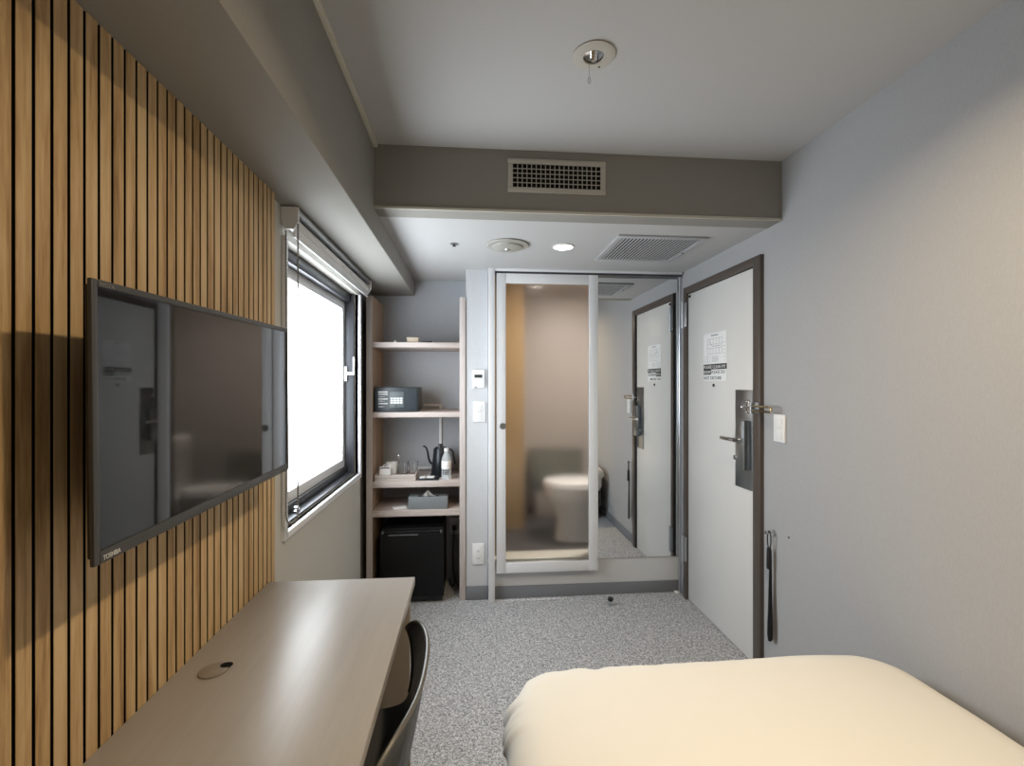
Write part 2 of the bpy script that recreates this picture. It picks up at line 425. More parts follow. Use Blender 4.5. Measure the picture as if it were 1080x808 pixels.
# ------------------------------------------------------------------ oak slat panel
SY1 = GAP0 + 25 * PITCH
n_sl = int((SY1 - YR) / PITCH)
sp = thing('slat_panel', 'vertical oak slat panel covering the wall behind the television and desk', 'wall panel', (XL, SY1 - 0.8, 0.0))
B((XL, YR + 0.002, 0.002), (XL + 0.008, SY1 - 0.004, 1.999)).build('backing_felt', 'dark', sp, 'black felt backing')
sl, core = MB(), MB()
for i in range(n_sl):
    b = SY1 - i * PITCH
    core.box((XL + 0.008, b - PITCH + 0.0031, 0.002), (XL + 0.0236, b - 0.0031, 1.999))
    sl.box((XL + 0.0236, b - PITCH + 0.003, 0.002), (XL + 0.025, b - 0.003, 1.999), 0.0004, 1)
core.build('slat_cores', 'dark', sp, 'black slat cores')
sp_slats = sl.build('slats', 'slat', sp, 'oak slats')

# ------------------------------------------------------------------ television
tv = thing('television', 'wide black wall-mounted television, its glossy screen reflecting the frosted door', 'television', (-0.56, 1.04, 1.334))
ty0, ty1, tz0, tz1, tx = 0.693, 1.384, 1.1315, 1.536, -0.525
bz = MB()
bw = 0.011
bz.box((tx - 0.007, ty0, tz0), (tx, ty0 + bw, tz1), 0.002).box((tx - 0.007, ty1 - bw, tz0), (tx, ty1, tz1), 0.002)
bz.box((tx - 0.007, ty0 + bw, tz1 - bw), (tx, ty1 - bw, tz1), 0.002).box((tx - 0.007, ty0 + bw, tz0), (tx, ty1 - bw, tz0 + 0.019), 0.002)
bez = bz.build('bezel', 'bezel', tv, 'charcoal bezel')
B((tx - 0.012, ty0 + bw - 0.001, tz0 + 0.018), (tx - 0.003, ty1 - bw + 0.001, tz1 - bw + 0.001)).build('screen', 'screen', tv)
bk = MB()
bk.box((tx - 0.020, ty0 + 0.012, tz0 + 0.006), (tx - 0.0125, ty1 - 0.006, tz1 - 0.006), 0.003)
bk.box((tx - 0.055, ty0 + 0.10, tz0 + 0.05), (tx - 0.018, ty1 - 0.10, tz1 - 0.09), 0.012)
bk.build('back_cover', 'black', tv)
B((tx - 0.105, 0.90, 1.25), (tx - 0.055, 1.18, 1.42), 0.004).build('wall_bracket', 'black', tv)
B((tx - 0.022, ty1, tz1 - 0.075), (tx - 0.004, ty1 + 0.010, tz1 - 0.005), 0.003).build('side_receiver', 'bezel', tv)
lettering('TOSHIBA', 'brand_lettering', 'letter', bez, (tx + 0.0004, ty0 + 0.015, tz0 + 0.0045), 0.0100, (0, 1, 0), (0, 0, 1), 0.0003, 0.033)
lettering('REGZA', 'range_lettering', 'dimletter', bez, (tx + 0.0004, ty0 + 0.014, tz1 - 0.0092), 0.0080, (0, 1, 0), (0, 0, 1), 0.0003, 0.027)
tv.rotation_euler = (math.radians(0.75), 0, 0)

# ------------------------------------------------------------------ desk
DT, dxf, dxb, dyf, dyn = 0.763, -0.183, XL + 0.0262, 1.512, -0.30
dk = thing('desk', 'long greige desk running along the oak slat wall', 'desk', (-0.4, 0.6, 0))
dt = B((dxb, dyn, DT - 0.026), (dxf, dyf, DT), 0.0015).build('desktop', 'desk', dk)
B((dxb + 0.01, dyf - 0.036, 0), (dxf - 0.012, dyf - 0.008, DT - 0.026), 0.0015).build('side_panel', 'deskedge', dk)
B((dxb + 0.01, dyn + 0.008, 0), (dxf - 0.012, dyn + 0.036, DT - 0.026), 0.0015).build('side_panel', 'deskedge', dk)
B((dxb + 0.03, dyn + 0.036, 0.42), (dxb + 0.048, dyf - 0.036, DT - 0.026)).build('modesty_panel', 'deskedge', dk)
gm = MB().lathe([(0, 0), (0.0285, 0), (0.0285, 0.003), (0.026, 0.0042), (0, 0.0042)], 36, (-0.556, 1.054, DT))
grom = gm.build('cable_grommet', 'deskedge', dk, 'round greige cable cover with a slot')
MB().prism([(-0.536 + 0.013 * math.cos(a), 1.068 + 0.010 * math.sin(a)) for a in [math.pi * i / 8 for i in range(17)][:16]], DT + 0.0043, DT + 0.0048, 'Z').build('cable_slot', 'dark', grom)

# ------------------------------------------------------------------ desk chair
cy, sx_ = 1.10, -0.34
chair = thing('desk_chair', 'grey moulded shell chair tucked under the long desk', 'chair', (sx_, cy, 0))
# shell: parameter v runs from the front of the seat over the bend to the top of the back
prof = [(-0.58, 0.435), (-0.54, 0.452), (-0.46, 0.452), (-0.36, 0.442), (-0.27, 0.436), (-0.205, 0.446), (-0.165, 0.485), (-0.140, 0.55), (-0.124, 0.62), (-0.113, 0.68), (-0.108, 0.725)]
def chair_pt(iv, u):
    x, z = prof[iv]
    back = max(0.0, (iv - 5) / 5.0)
    hw = 0.205 + 0.045 * math.sin(math.pi * iv / 10) + 0.085 * back
    if iv == 0: hw -= 0.02
    y = cy + u * hw
    wing = abs(u) ** 2.6
    x2 = x - back * 0.085 * wing - (1 - back) * 0.0
    z2 = z + (1 - back) * 0.022 * wing - back * 0.060 * abs(u) ** 6
    return Vector((x2, y, z2))
nu = 28
sh = MB(); grid = []
# refine profile
fine = []
for i in range(len(prof) - 1):
    for s_ in range(4): fine.append(i + s_ / 4)
fine.append(len(prof) - 1)
def cpt(v, u):
    i = min(int(v), len(prof) - 2); f_ = v - i
    P = [chair_pt(max(0, min(len(prof) - 1, i + k)), u) for k in (-1, 0, 1, 2)]
    a, b, c_, d = P
    return 0.5 * ((2 * b) + (c_ - a) * f_ + (2 * a - 5 * b + 4 * c_ - d) * f_ * f_ + (-a + 3 * b - 3 * c_ + d) * f_ ** 3)
for v in fine:
    grid.append([sh.bm.verts.new(cpt(v, -1 + 2 * j / nu)) for j in range(nu + 1)])
for i in range(len(grid) - 1):
    for j in range(nu):
        sh.bm.faces.new((grid[i][j], grid[i][j + 1], grid[i + 1][j + 1], grid[i + 1][j]))
bmesh.ops.solidify(sh.bm, geom=sh.bm.faces[:], thickness=0.007)
shell = sh.build('shell', 'chair', chair, angle=60)
bv = [v for v in fine if v >= 6.0]
rim = [cpt(v, -1) for v in bv] + [cpt(fine[-1], -1 + 2 * j / nu) for j in range(1, nu)] + [cpt(v, 1) for v in reversed(bv)]
MB().tube(rim, 0.0052, 8).build('rim', 'chairrim', shell, 'rolled edge of the backrest')
for a, b in ((-1, -1), (-1, 1), (1, -1), (1, 1)):
    top = Vector((-0.37 + a * 0.11, cy + b * 0.13, 0.432)); bot = Vector((-0.37 + a * 0.17, cy + b * 0.19, 0.004))
    MB().tube([top, top * 0.5 + bot * 0.5, bot], 0.010, 10).build('leg', 'silver', chair)
uf = MB().box((-0.49, cy - 0.14, 0.424), (-0.25, cy + 0.14, 0.434), 0.003); uf.build('seat_frame', 'black', chair)

# ------------------------------------------------------------------ bed
bx0, bx1, by0, by1, bt = 0.085, 1.352, -0.66, 1.432, 0.545
bed = thing('bed', 'low bed on metal legs under the cream duvet', 'bed', ((bx0 + bx1) / 2, 0.35, 0))
B((bx0 + 0.07, by0 + 0.02, 0.13), (bx1 - 0.05, by1 - 0.07, 0.30), 0.02).build('bed_base', 'bedbase', bed, 'charcoal upholstered base')
B((bx0 + 0.06, by0 + 0.02, 0.30), (bx1 - 0.04, by1 - 0.06, 0.47), 0.05, 4).build('mattress', 'fabric', bed)
for a in (bx0 + 0.16, bx1 - 0.14):
    for b in (by0 + 0.14, by1 - 0.16):
        MB().tube([(a, b, 0.135), (a + (0.03 if a > 0.7 else -0.03), b + (0.03 if b > 0.3 else -0.03), 0.003)], 0.018, 14, rfun=lambda t: 0.024 - 0.012 * t).build('leg', 'chrome', bed, 'tapered metal leg')
dv = MB(); R = 0.105
cx, cyb = (bx0 + bx1) / 2, (by0 + by1) / 2; hx, hy = (bx1 - bx0) / 2, (by1 - by0) / 2
# cross-section rings: walk from the crown centre out over the rounded edge and down the sides
NP = 960
def per(t, hx_, hy_, r):
    """point on a rounded rectangle, t in 0..1, plus outward normal"""
    segs = [('l', 2 * (hy_ - r)), ('a', math.pi * r / 2), ('l', 2 * (hx_ - r)), ('a', math.pi * r / 2)] * 2
    tot = sum(q[1] for q in segs); d = t * tot
    starts = [(Vector((hx_, -(hy_ - r))), Vector((0, 1))), (Vector((hx_ - r, hy_ - r)), 0), (Vector((hx_ - r, hy_)), Vector((-1, 0))), (Vector((-(hx_ - r), hy_ - r)), 90),
              (Vector((-hx_, hy_ - r)), Vector((0, -1))), (Vector((-(hx_ - r), -(hy_ - r))), 180), (Vector((-(hx_ - r), -hy_)), Vector((1, 0))), (Vector((hx_ - r, -(hy_ - r))), 270)]
    for (k_, L), (p, dr) in zip(segs, starts):
        if d <= L + 1e-9:
            if k_ == 'l': return p + dr * d, Vector((dr.y, -dr.x))
            a = math.radians(dr) + d / r
            return p + r * Vector((math.cos(a), math.sin(a))), Vector((math.cos(a), math.sin(a)))
        d -= L
    return starts[0][0], Vector((1, 0))
prof_d = []                                        # (inset from the side, z, wrinkle weight)
for i in range(12):
    f_ = i / 12; prof_d.append(('in', f_))
rings = []
def ring(fn): rings.append([dv.bm.verts.new(fn(t)) for t in [k / NP for k in range(NP)]])
def crown(x, y): return bt - 0.016 * (abs(x) / hx) ** 4 - 0.012 * (abs(y) / hy) ** 6
def inner(f_):
    def fn(t):
        p, n = per(t, hx - R, hy - R, 0.065)
        p = p * f_
        z = crown(p.x, p.y) + 0.006 * noise.noise(Vector((p.x * 3, p.y * 3, 1.7))) * (0.4 + f_)
        return Vector((cx + p.x, cyb + p.y, z))
    return fn
for f_ in (0.02, 0.15, 0.3, 0.45, 0.6, 0.72, 0.82, 0.9, 0.95, 1.0): ring(inner(f_))
def folds(t, w):
    p, n = per(t, hx, hy, 0.15)
    s_ = t * 6.5
    a = noise.noise(Vector((s_ * 11.3, 0.37, 2.4))) * 0.55 + (0.5 - abs(noise.noise(Vector((s_ * 17 + w * 0.8, 4.3, w * 0.7)))) * 2.4) * 0.5
    corner = math.exp(-((abs(p.x) - hx) ** 2 + (abs(p.y) - hy) ** 2) / 0.05)
    near = max(0.0, min(1.0, 0.5 - p.x / 0.5))          # the free side of the bed is the loosely gathered one
    return (0.003 + 0.013 * near + 0.034 * corner * near) * a * w
def outer(ang):
    def fn(t):
        p, n = per(t, hx - R, hy - R, 0.065)
        q, n = per(t, hx - R, hy - R, 0.065)
        r_ = R * math.sin(ang) + folds(t, max(0, math.sin(ang) - 0.15))
        z0 = crown(q.x, q.y)
        return Vector((cx + q.x + n.x * r_, cyb + q.y + n.y * r_, z0 - R * 0.9 * (1 - math.cos(ang)) + 0.006 * noise.noise(Vector((q.x * 3, q.y * 3, 1.7))) * 1.4))
    return fn
for i in range(1, 10): ring(outer(math.pi / 2 * i / 9))
def side(f_):
    def fn(t):
        q, n = per(t, hx - R, hy - R, 0.065)
        r_ = R + folds(t, 0.7 + 0.9 * f_) - 0.048 * (1 - math.exp(-6 * f_)) + 0.010 * math.sin(f_ * math.pi)
        if n.x > 0.5: r_ = min(r_, R + 0.02)
        z0 = crown(q.x, q.y) - 0.9 * R
        hem = 0.235 + 0.012 * noise.noise(Vector((t * 30, 0, 0)))
        return Vector((cx + q.x + n.x * r_, cyb + q.y + n.y * r_, z0 + (hem - z0) * f_))
    return fn
for i in range(1, 12): ring(side(i / 11))
def hemin(t):
    v = side(1.0)(t); q, n = per(t, hx - R, hy - R, 0.065)
    return Vector((v.x - n.x * 0.035, v.y - n.y * 0.035, v.z + 0.004))
ring(hemin)
dv.bm.faces.new(rings[0])
for a, b in zip(rings, rings[1:]):
    for i in range(NP): dv.bm.faces.new((a[i], a[(i + 1) % NP], b[(i + 1) % NP], b[i]))
dvo = dv.build('duvet', 'fabric', angle=180)
tag(dvo, 'smooth cream duvet draped over the bed, gathered at its corner', 'duvet')

# ------------------------------------------------------------------ entrance door
door = thing('door_1', 'white entrance door in a brown steel frame beside the mirror', 'door', (XR, 2.5, 0)); door['kind'] = 'structure'
fr = MB(); xf = XR - 0.020
fr.box((xf, DY0 - 0.03, 0), (XR + 0.06, DY0 + 0.028, DZ + 0.022), 0.003).box((xf, DY1 - 0.012, 0), (XR + 0.06, DY1 + 0.028, DZ + 0.022), 0.003)
fr.box((xf, DY0 + 0.028, DZ - 0.020), (XR + 0.06, DY1 - 0.012, DZ + 0.022), 0.003)
frame = fr.build('door_frame', 'brown', door, 'brown steel door frame')
MB().box((XR - 0.013, DY0 + 0.028, 0.0), (XR + 0.06, DY0 + 0.038, DZ - 0.020), 0.001).build('door_seal', 'ink', frame)
B((XR - 0.004, DY0 + 0.040, 0.006), (XR + 0.040, DY1 - 0.014, DZ - 0.024), 0.002).build('door_leaf', 'door', door, 'white door leaf')
xl = XR - 0.004
lp = B((xl - 0.003, 2.178, 0.85), (xl, 2.325, 1.35), 0.001).build('lock_plate', 'steel', door, 'tall brushed steel plate')
lb = B((xl - 0.040, 2.190, 0.952), (xl - 0.003, 2.255, 1.198), 0.004).build('lock_case', 'steel', lp)
lev = MB(); lev.cyl((xl - 0.075, 2.222, 1.100), 0.010, 0.036, 'X', 18)
lev.tube([(xl - 0.070, 2.218, 1.100), (xl - 0.072, 2.25, 1.100), (xl - 0.072, 2.31, 1.099), (xl - 0.066, 2.345, 1.098)], 0.0115, 12)
lev.build('door_handle', 'chrome', lp, 'bright lever handle')
tt = MB().cyl((xl - 0.006, 2.285, 1.000), 0.014, 0.004, 'X').box((xl - 0.030, 2.270, 0.990), (xl - 0.006, 2.300, 1.012), 0.003); tt.build('thumb_turn', 'steel', lp)
pk = MB().cyl((xl - 0.005, 2.545, 1.372), 0.009, 0.006, 'X', 20); pk.build('peephole', 'ink', door, 'small dark peephole')
for z in (1.735, 0.235):
    hg = MB(); hg.cyl((xf - 0.010, DY1 + 0.010, z), 0.011, 0.175, n=16, bev=0.003).box((xf - 0.004, DY1 - 0.02, z + 0.01), (xf + 0.002, DY1 + 0.024, z + 0.165), 0.001)
    hg.cyl((xf - 0.010, DY1 + 0.010, z + 0.08), 0.0125, 0.012, n=16)
    hg.build('hinge', 'silver', door, 'satin pivot hinge')
B((xl - 0.012, DY1 - 0.050, 1.925), (xl, DY1 - 0.035, 1.94), 0.002).build('door_bumper', 'black', door)

# evacuation notice and the two magnet cards on the door
ntc = thing('evacuation_notice', 'white printed floor plan notice stuck to the entrance door above two cards', 'notice', (xl - 0.001, 2.535, 1.495))
PY0, PY1 = 2.412, 2.660                               # picture right .. left
B((xl - 0.0016, PY0, 1.494), (xl - 0.0002, PY1, 1.672)).build('paper_sheet', 'paper', ntc)
pl = MB(); xp0, xp1 = xl - 0.0022, xl - 0.0016
def stroke(ya, za, yb, zb, t=0.0016):
    d = Vector((yb - ya, zb - za)); L = d.length; d.normalize(); nn = Vector((-d.y, d.x)) * t / 2
    pl.prism([(ya + nn.x, za + nn.y), (yb + nn.x, zb + nn.y), (yb - nn.x, zb - nn.y), (ya - nn.x, za - nn.y)], xp0, xp1, 'X')
def rect(y0_, y1_, z0_, z1_):
    stroke(y0_, z0_, y1_, z0_); stroke(y1_, z0_, y1_, z1_); stroke(y1_, z1_, y0_, z1_); stroke(y0_, z1_, y0_, z0_)
rect(2.455, 2.615, 1.552, 1.640)
for yy in (2.487, 2.519, 2.551, 2.583): stroke(yy, 1.552, yy, 1.585); stroke(yy, 1.607, yy, 1.640)
stroke(2.455, 1.585, 2.615, 1.585); stroke(2.455, 1.607, 2.615, 1.607)
stroke(2.47, 1.596, 2.56, 1.596, 0.003); stroke(2.56, 1.596, 2.60, 1.628, 0.0025)
for yy in (2.585, 2.618): rect(yy, yy + 0.024, 1.505, 1.540)
for j in range(5): stroke(2.495, 1.508 + j * 0.007, 2.565, 1.508 + j * 0.007, 0.002)
for j in range(6): stroke(2.425, 1.510 + j * 0.020, 2.438, 1.510 + j * 0.020, 0.003)
pl.build('floor_plan_print', 'greyink', ntc, 'grey printed floor plan')
hd = MB(); hd.box((xp0, 2.500, 1.654), (xp1, 2.575, 1.662)); hd.build('heading_print', 'greyink', ntc)
bc = thing('door_card', 'black card with white capitals stuck under the floor plan on the door', 'sign', (xl - 0.001, 2.535, 1.433), 'cards on the entrance door')
ym = 2.575
MB().prism([(PY1, 1.4935), (PY0, 1.4935), (PY0, 1.463), (ym, 1.463), (ym, 1.4335), (PY1, 1.4335)], xl - 0.0022, xl - 0.0002, 'X').build('card_sheet', 'ink', bc)
R_, U_ = (0, -1, 0), (0, 0, 1)
lettering('PLEASE CLEAN MY', 'lettering', 'paper', bc, (xl - 0.0026, PY1 - 0.006, 1.4685), 0.026, R_, U_, 0.0003, 0.236)
lettering('ROOM', 'lettering', 'paper', bc, (xl - 0.0026, PY1 - 0.006, 1.4395), 0.026, R_, U_, 0.0003, 0.072)
wc = thing('door_card', 'white card with black capitals stuck lowest on the entrance door', 'sign', (xl - 0.001, 2.535, 1.397), 'cards on the entrance door')
MB().prism([(ym - 0.001, 1.462), (PY0, 1.462), (PY0, 1.397), (PY1, 1.397), (PY1, 1.4325), (ym - 0.001, 1.4325)], xl - 0.0022, xl - 0.0002, 'X').build('card_sheet', 'paper', wc)
lettering('PLEASE DO', 'lettering', 'ink', wc, (xl - 0.0026, ym - 0.008, 1.4385), 0.026, R_, U_, 0.0003, 0.142)
lettering('NOT DISTURB', 'lettering', 'ink', wc, (xl - 0.0026, PY1 - 0.006, 1.405), 0.026, R_, U_, 0.0003, 0.190)

# swing-bar door guard: bar hinged on the frame, catch on the lock plate
dg = thing('door_guard', 'satin brass swing bar guard on the brown door frame', 'door guard', (xf, 2.13, 1.262))
g = MB().box((xf - 0.006, 2.100, 1.238), (xf, 2.150, 1.292), 0.002); g.cyl((xf - 0.012, 2.146, 1.240), 0.007, 0.050, n=14); g.build('mounting_plate', 'steel', dg)
loop = [(xf - 0.016, 2.140, 1.275), (xf - 0.022, 2.05, 1.275)] + [(xf - 0.026, 1.985 - 0.012 * math.sin(a), 1.264 + 0.011 * math.cos(a)) for a in [math.pi * i / 8 for i in range(9)]] + [(xf - 0.022, 2.05, 1.253), (xf - 0.016, 2.140, 1.253)]
MB().tube(loop, 0.0048, 10).build('swing_bar', 'brass', dg, 'satin brass loop')
c_ = MB().box((xl - 0.010, 2.192, 1.232), (xl - 0.003, 2.222, 1.300), 0.002)
c_.cyl((xl - 0.034, 2.206, 1.266), 0.005, 0.026, 'X', 12).ball((xl - 0.036, 2.206, 1.266), 0.009, 12)
for z in (1.240, 1.292): c_.ball((xl - 0.012, 2.206, z), 0.006, 10)
tag(c_.build('guard_catch', 'chrome'), 'small chrome ball catch on the steel lock plate', 'door catch')

# ------------------------------------------------------------------ right wall fittings
def plate(name, label, cat, lo, hi, face, group=None):
    t = thing(name, label, cat, ((lo[0] + hi[0]) / 2, (lo[1] + hi[1]) / 2, lo[2]), group)
    p = B(lo, hi, 0.003).build('cover_plate', 'plastic', t)
    return t
sw = plate('light_switch', 'white light switch on the grey wall beside the entrance door', 'light switch', (XR - 0.010, 1.936, 1.120), (XR, 2.012, 1.244), 'X')
B((XR - 0.014, 1.954, 1.137), (XR - 0.010, 1.993, 1.182), 0.001).build('rocker', 'plastic', sw)
B((XR - 0.014, 1.954, 1.184), (XR - 0.010, 1.993, 1.227), 0.001).build('rocker', 'plastic', sw)
hk = MB().cyl((XR - 0.006, 2.020, 0.700), 0.013, 0.006, 'X', 20).cyl((XR - 0.036, 2.020, 0.700), 0.005, 0.031, 'X', 14).cyl((XR - 0.041, 2.020, 0.700), 0.0085, 0.006, 'X', 18)
tag(hk.build('wall_hook', 'chrome'), 'small chrome peg hook on the grey wall holding the shoehorn', 'hook')
shn = thing('shoehorn', 'long black shoehorn hanging from a chrome hook by the door frame', 'shoehorn', (XR - 0.030, 2.018, 0.21))
xs_, ys_ = XR - 0.026, 2.018
lp_ = [(xs_, ys_ + 0.013 * math.sin(a) * (1 if True else 0), 0.668 + 0.040 * math.cos(a)) for a in [2 * math.pi * i / 24 for i in range(24)]]
MB().tube(lp_, 0.0028, 8, closed=True).build('hanging_loop', 'rubber', shn)
MB().lathe([(0, 0), (0.010, 0), (0.0115, 0.01), (0.0105, 0.085), (0.008, 0.098), (0, 0.10)], 18, (xs_, ys_, 0.535)).build('handle', 'rubber', shn)
bl = MB(); N1, N2 = 26, 10; gg = []
for i in range(N1):
    t_ = i / (N1 - 1); z = 0.540 - t_ * 0.335
    hw = 0.0085 + 0.0115 * min(1, t_ * 1.25) ** 1.3
    if t_ > 0.93: hw *= math.sqrt(max(0.05, 1 - ((t_ - 0.93) / 0.07) ** 2 * 0.8))
    gg.append([bl.bm.verts.new((xs_ - 0.004 * t_ + 0.008 * (k_ ** 2), ys_ + hw * k_, z)) for k_ in [-1 + 2 * j / N2 for j in range(N2 + 1)]])
for i in range(N1 - 1):
    for j in range(N2): bl.bm.faces.new((gg[i][j], gg[i][j + 1], gg[i + 1][j + 1], gg[i + 1][j]))
bmesh.ops.solidify(bl.bm, geom=bl.bm.faces[:], thickness=0.003)
bl.build('blade', 'rubber', shn)
tag(MB().cyl((XR - 0.002, 1.921, 0.709), 0.0045, 0.002, 'X', 12).build('wall_plug', 'darkgrey'), 'tiny grey screw plug in the wall near the chrome hook', 'plug')

# ------------------------------------------------------------------ mirror and frosted sliding door
tag(B((0.80, 2.978, 0.238), (XR - 0.022, 2.9845, 2.0815)).build('mirror', 'mirror'), 'tall wall mirror beside the entrance door, reflecting it', 'mirror')
sd = thing('sliding_door', 'frosted glass sliding door in a white frame before the toilet', 'sliding door', (0.48, 2.93, 0.177))
sx0, sx1, sza, szb, sya, syb = 0.153, 0.808, 0.180, 2.080, 2.932, 2.966
f_ = MB(); st = 0.059
f_.box((sx0, sya, sza), (sx0 + st, syb, szb), 0.002).box((sx1 - st, sya, sza), (sx1, syb, szb), 0.002)
f_.box((sx0 + st, sya + 0.001, szb - 0.062), (sx1 - st, syb - 0.001, szb), 0.002).box((sx0 + st, sya + 0.001, sza), (sx1 - st, syb - 0.001, sza + 0.062), 0.002)
M['gloss'] = mat('white gloss paint', (0.74, 0.75, 0.77), 0.16, coat=0.5)
f_.build('door_frame', 'gloss', sd, 'white aluminium frame')
B((sx0 + st - 0.004, sya + 0.014, sza + 0.058), (sx1 - st + 0.004, sya + 0.020, szb - 0.058)).build('frosted_pane', 'frost', sd, 'frosted glass pane')
MB().lathe([(0, -0.004), (0.0195, -0.004), (0.0205, 0.0), (0.017, 0.001), (0.013, -0.0), (0, -0.0005)], 28, (sx0 + 0.040, sya - 0.001, 1.112), 'Y', mx=None).build('finger_pull', 'steel', sd, 'round steel finger pull')
for x in (0.27, 0.66): B((x - 0.02, sya + 0.012, szb), (x + 0.02, syb - 0.004, szb + 0.012)).build('hanger', 'darkgrey', sd)

# ------------------------------------------------------------------ toilet seen through the frosted glass
tz = 0.2; tyc = 3.50
tl = thing('toilet', 'white toilet standing on the dark floor behind the frosted door', 'toilet', (0.80, tyc, tz))
def ell(cx_, cy_, rx, ry, z, n=40, egg=0.0):
    out = []
    for i in range(n):
        a = 2 * math.pi * i / n; c2, s2 = math.cos(a), math.sin(a)
        out.append(Vector((cx_ + rx * c2 * (1 + (egg if c2 < 0 else 0)), cy_ + ry * s2, z)))
    return out
def loft(mb, rings_):
    R2 = [[mb.bm.verts.new(p) for p in r] for r in rings_]
    for a, b in zip(R2, R2[1:]):
        n = len(a)
        for i in range(n): mb.bm.faces.new((a[i], a[(i + 1) % n], b[(i + 1) % n], b[i]))
    mb.bm.faces.new(R2[0][::-1]); mb.bm.faces.new(R2[-1])
    return mb
loft(MB(), [ell(0.79, tyc, 0.165, 0.11, tz), ell(0.79, tyc, 0.16, 0.105, tz + 0.05), ell(0.79, tyc, 0.15, 0.10, tz + 0.16), ell(0.785, tyc, 0.175, 0.12, tz + 0.24), ell(0.78, tyc, 0.215, 0.165, tz + 0.31), ell(0.775, tyc, 0.232, 0.182, tz + 0.365), ell(0.775, tyc, 0.235, 0.185, tz + 0.395)]).build('bowl', 'porcelain', tl, angle=60)
loft(MB(), [ell(0.775, tyc, 0.238, 0.188, tz + 0.396), ell(0.775, tyc, 0.243, 0.192, tz + 0.405), ell(0.775, tyc, 0.240, 0.190, tz + 0.420), ell(0.775, tyc, 0.235, 0.186, tz + 0.43), ell(0.78, tyc, 0.236, 0.186, tz + 0.445), ell(0.79, tyc, 0.20, 0.15, tz + 0.452)]).build('seat_lid', 'porcelain', tl, angle=60)
B((1.03, tyc - 0.20, tz + 0.36), (1.20, tyc + 0.20, tz + 0.80), 0.03, 4).build('cistern', 'porcelain', tl)
B((1.00, tyc - 0.14, tz), (1.19, tyc + 0.14, tz + 0.40), 0.03, 3).build('pedestal', 'porcelain', tl)
cb = thing('dark_form', 'dark low cabinet blurred behind the toilet and frosted glass', 'form', (0.74, 4.15, 0.2))  # guessed block standing in for an unidentified blurred dark shape
B((0.52, 4.05, 0.44), (0.98, 4.249, 0.77), 0.008).build('body', 'bathdark', cb)
B((0.515, 4.04, 0.77), (0.985, 4.249, 0.79), 0.004).build('top', 'bathdark', cb)
for x0_, x1_ in ((0.53, 0.747), (0.753, 0.97)):
    d_ = B((x0_, 4.04, 0.45), (x1_, 4.05, 0.765), 0.003).build('door', 'bathdark', cb)
B((0.56, 4.06, 0.2), (0.94, 4.249, 0.44), 0.006).build('plinth', 'bathwall', cb)

# ------------------------------------------------------------------ ceiling and soffit fittings
ac = thing('air_grille', 'oblong beige air grille with a dark mesh on the soffit', 'air vent', (0.362, YS - 0.003, 2.195))
gx0, gx1, gz0, gz1 = 0.150, 0.573, 2.195, 2.338
g = MB(); b_ = 0.022
g.box((gx0, YS - 0.008, gz0), (gx1, YS - 0.0005, gz0 + b_), 0.002).box((gx0, YS - 0.008, gz1 - b_), (gx1, YS - 0.0005, gz1), 0.002)
g.box((gx0, YS - 0.008, gz0 + b_), (gx0 + b_, YS - 0.0005, gz1 - b_), 0.002).box((gx1 - b_, YS - 0.008, gz0 + b_), (gx1, YS - 0.0005, gz1 - b_), 0.002)
g.build('frame', 'grille', ac)
B((gx0 + b_, YS - 0.002, gz0 + b_), (gx1 - b_, YS - 0.0005, gz1 - b_)).build('duct_shade', 'dark', ac, 'dark sheet coloured as the unlit duct')  # flat sheet on the soffit, its black stands for shade in the duct
g = MB()
for i in range(1, 19):
    x = gx0 + b_ + (gx1 - gx0 - 2 * b_) * i / 19; g.box((x - 0.0016, YS - 0.0075, gz0 + b_), (x + 0.0016, YS - 0.005, gz1 - b_))
for i in range(1, 5):
    z = gz0 + b_ + (gz1 - gz0 - 2 * b_) * i / 5; g.box((gx0 + b_, YS - 0.005, z - 0.0016), (gx1 - b_, YS - 0.0025, z + 0.0016))
g.build('blades', 'grille', ac, 'crossed thin blades')

cv = thing('ceiling_vent', 'square grey slatted vent in the low ceiling by the door', 'air vent', (0.945, 2.44, ZL - 0.008))
vx0, vx1, vy0, vy1 = 0.712, 1.172, 2.212, 2.668; b_ = 0.030
g = MB(); za, zb_ = ZL - 0.010, ZL - 0.0005
g.box((vx0, vy0, za), (vx1, vy0 + b_, zb_), 0.002).box((vx0, vy1 - b_, za), (vx1, vy1, zb_), 0.002).box((vx0, vy0 + b_, za), (vx0 + b_, vy1 - b_, zb_), 0.002).box((vx1 - b_, vy0 + b_, za), (vx1, vy1 - b_, zb_), 0.002)
g.build('frame', 'ventgrey', cv)
B((vx0 + b_, vy0 + b_, ZL - 0.002), (vx1 - b_, vy1 - b_, zb_)).build('duct_shade', 'dark', cv, 'dark sheet coloured as the unlit duct')  # flat black sheet in place of the shaded depth above the slats
g = MB(); n_ = 22
for i in range(n_):
    x = vx0 + b_ + (vx1 - vx0 - 2 * b_) * (i + 0.5) / n_
    g.prism([(x - 0.0065, ZL - 0.0095), (x + 0.0045, ZL - 0.0095), (x + 0.0045, ZL - 0.0025), (x + 0.002, ZL - 0.0025)], vy0 + b_, vy1 - b_, 'Y')
g.build('slats', 'ventgrey', cv)
MB().cyl((1.155, 2.47, ZL - 0.013), 0.006, 0.004, n=14).build('latch', 'black', cv)

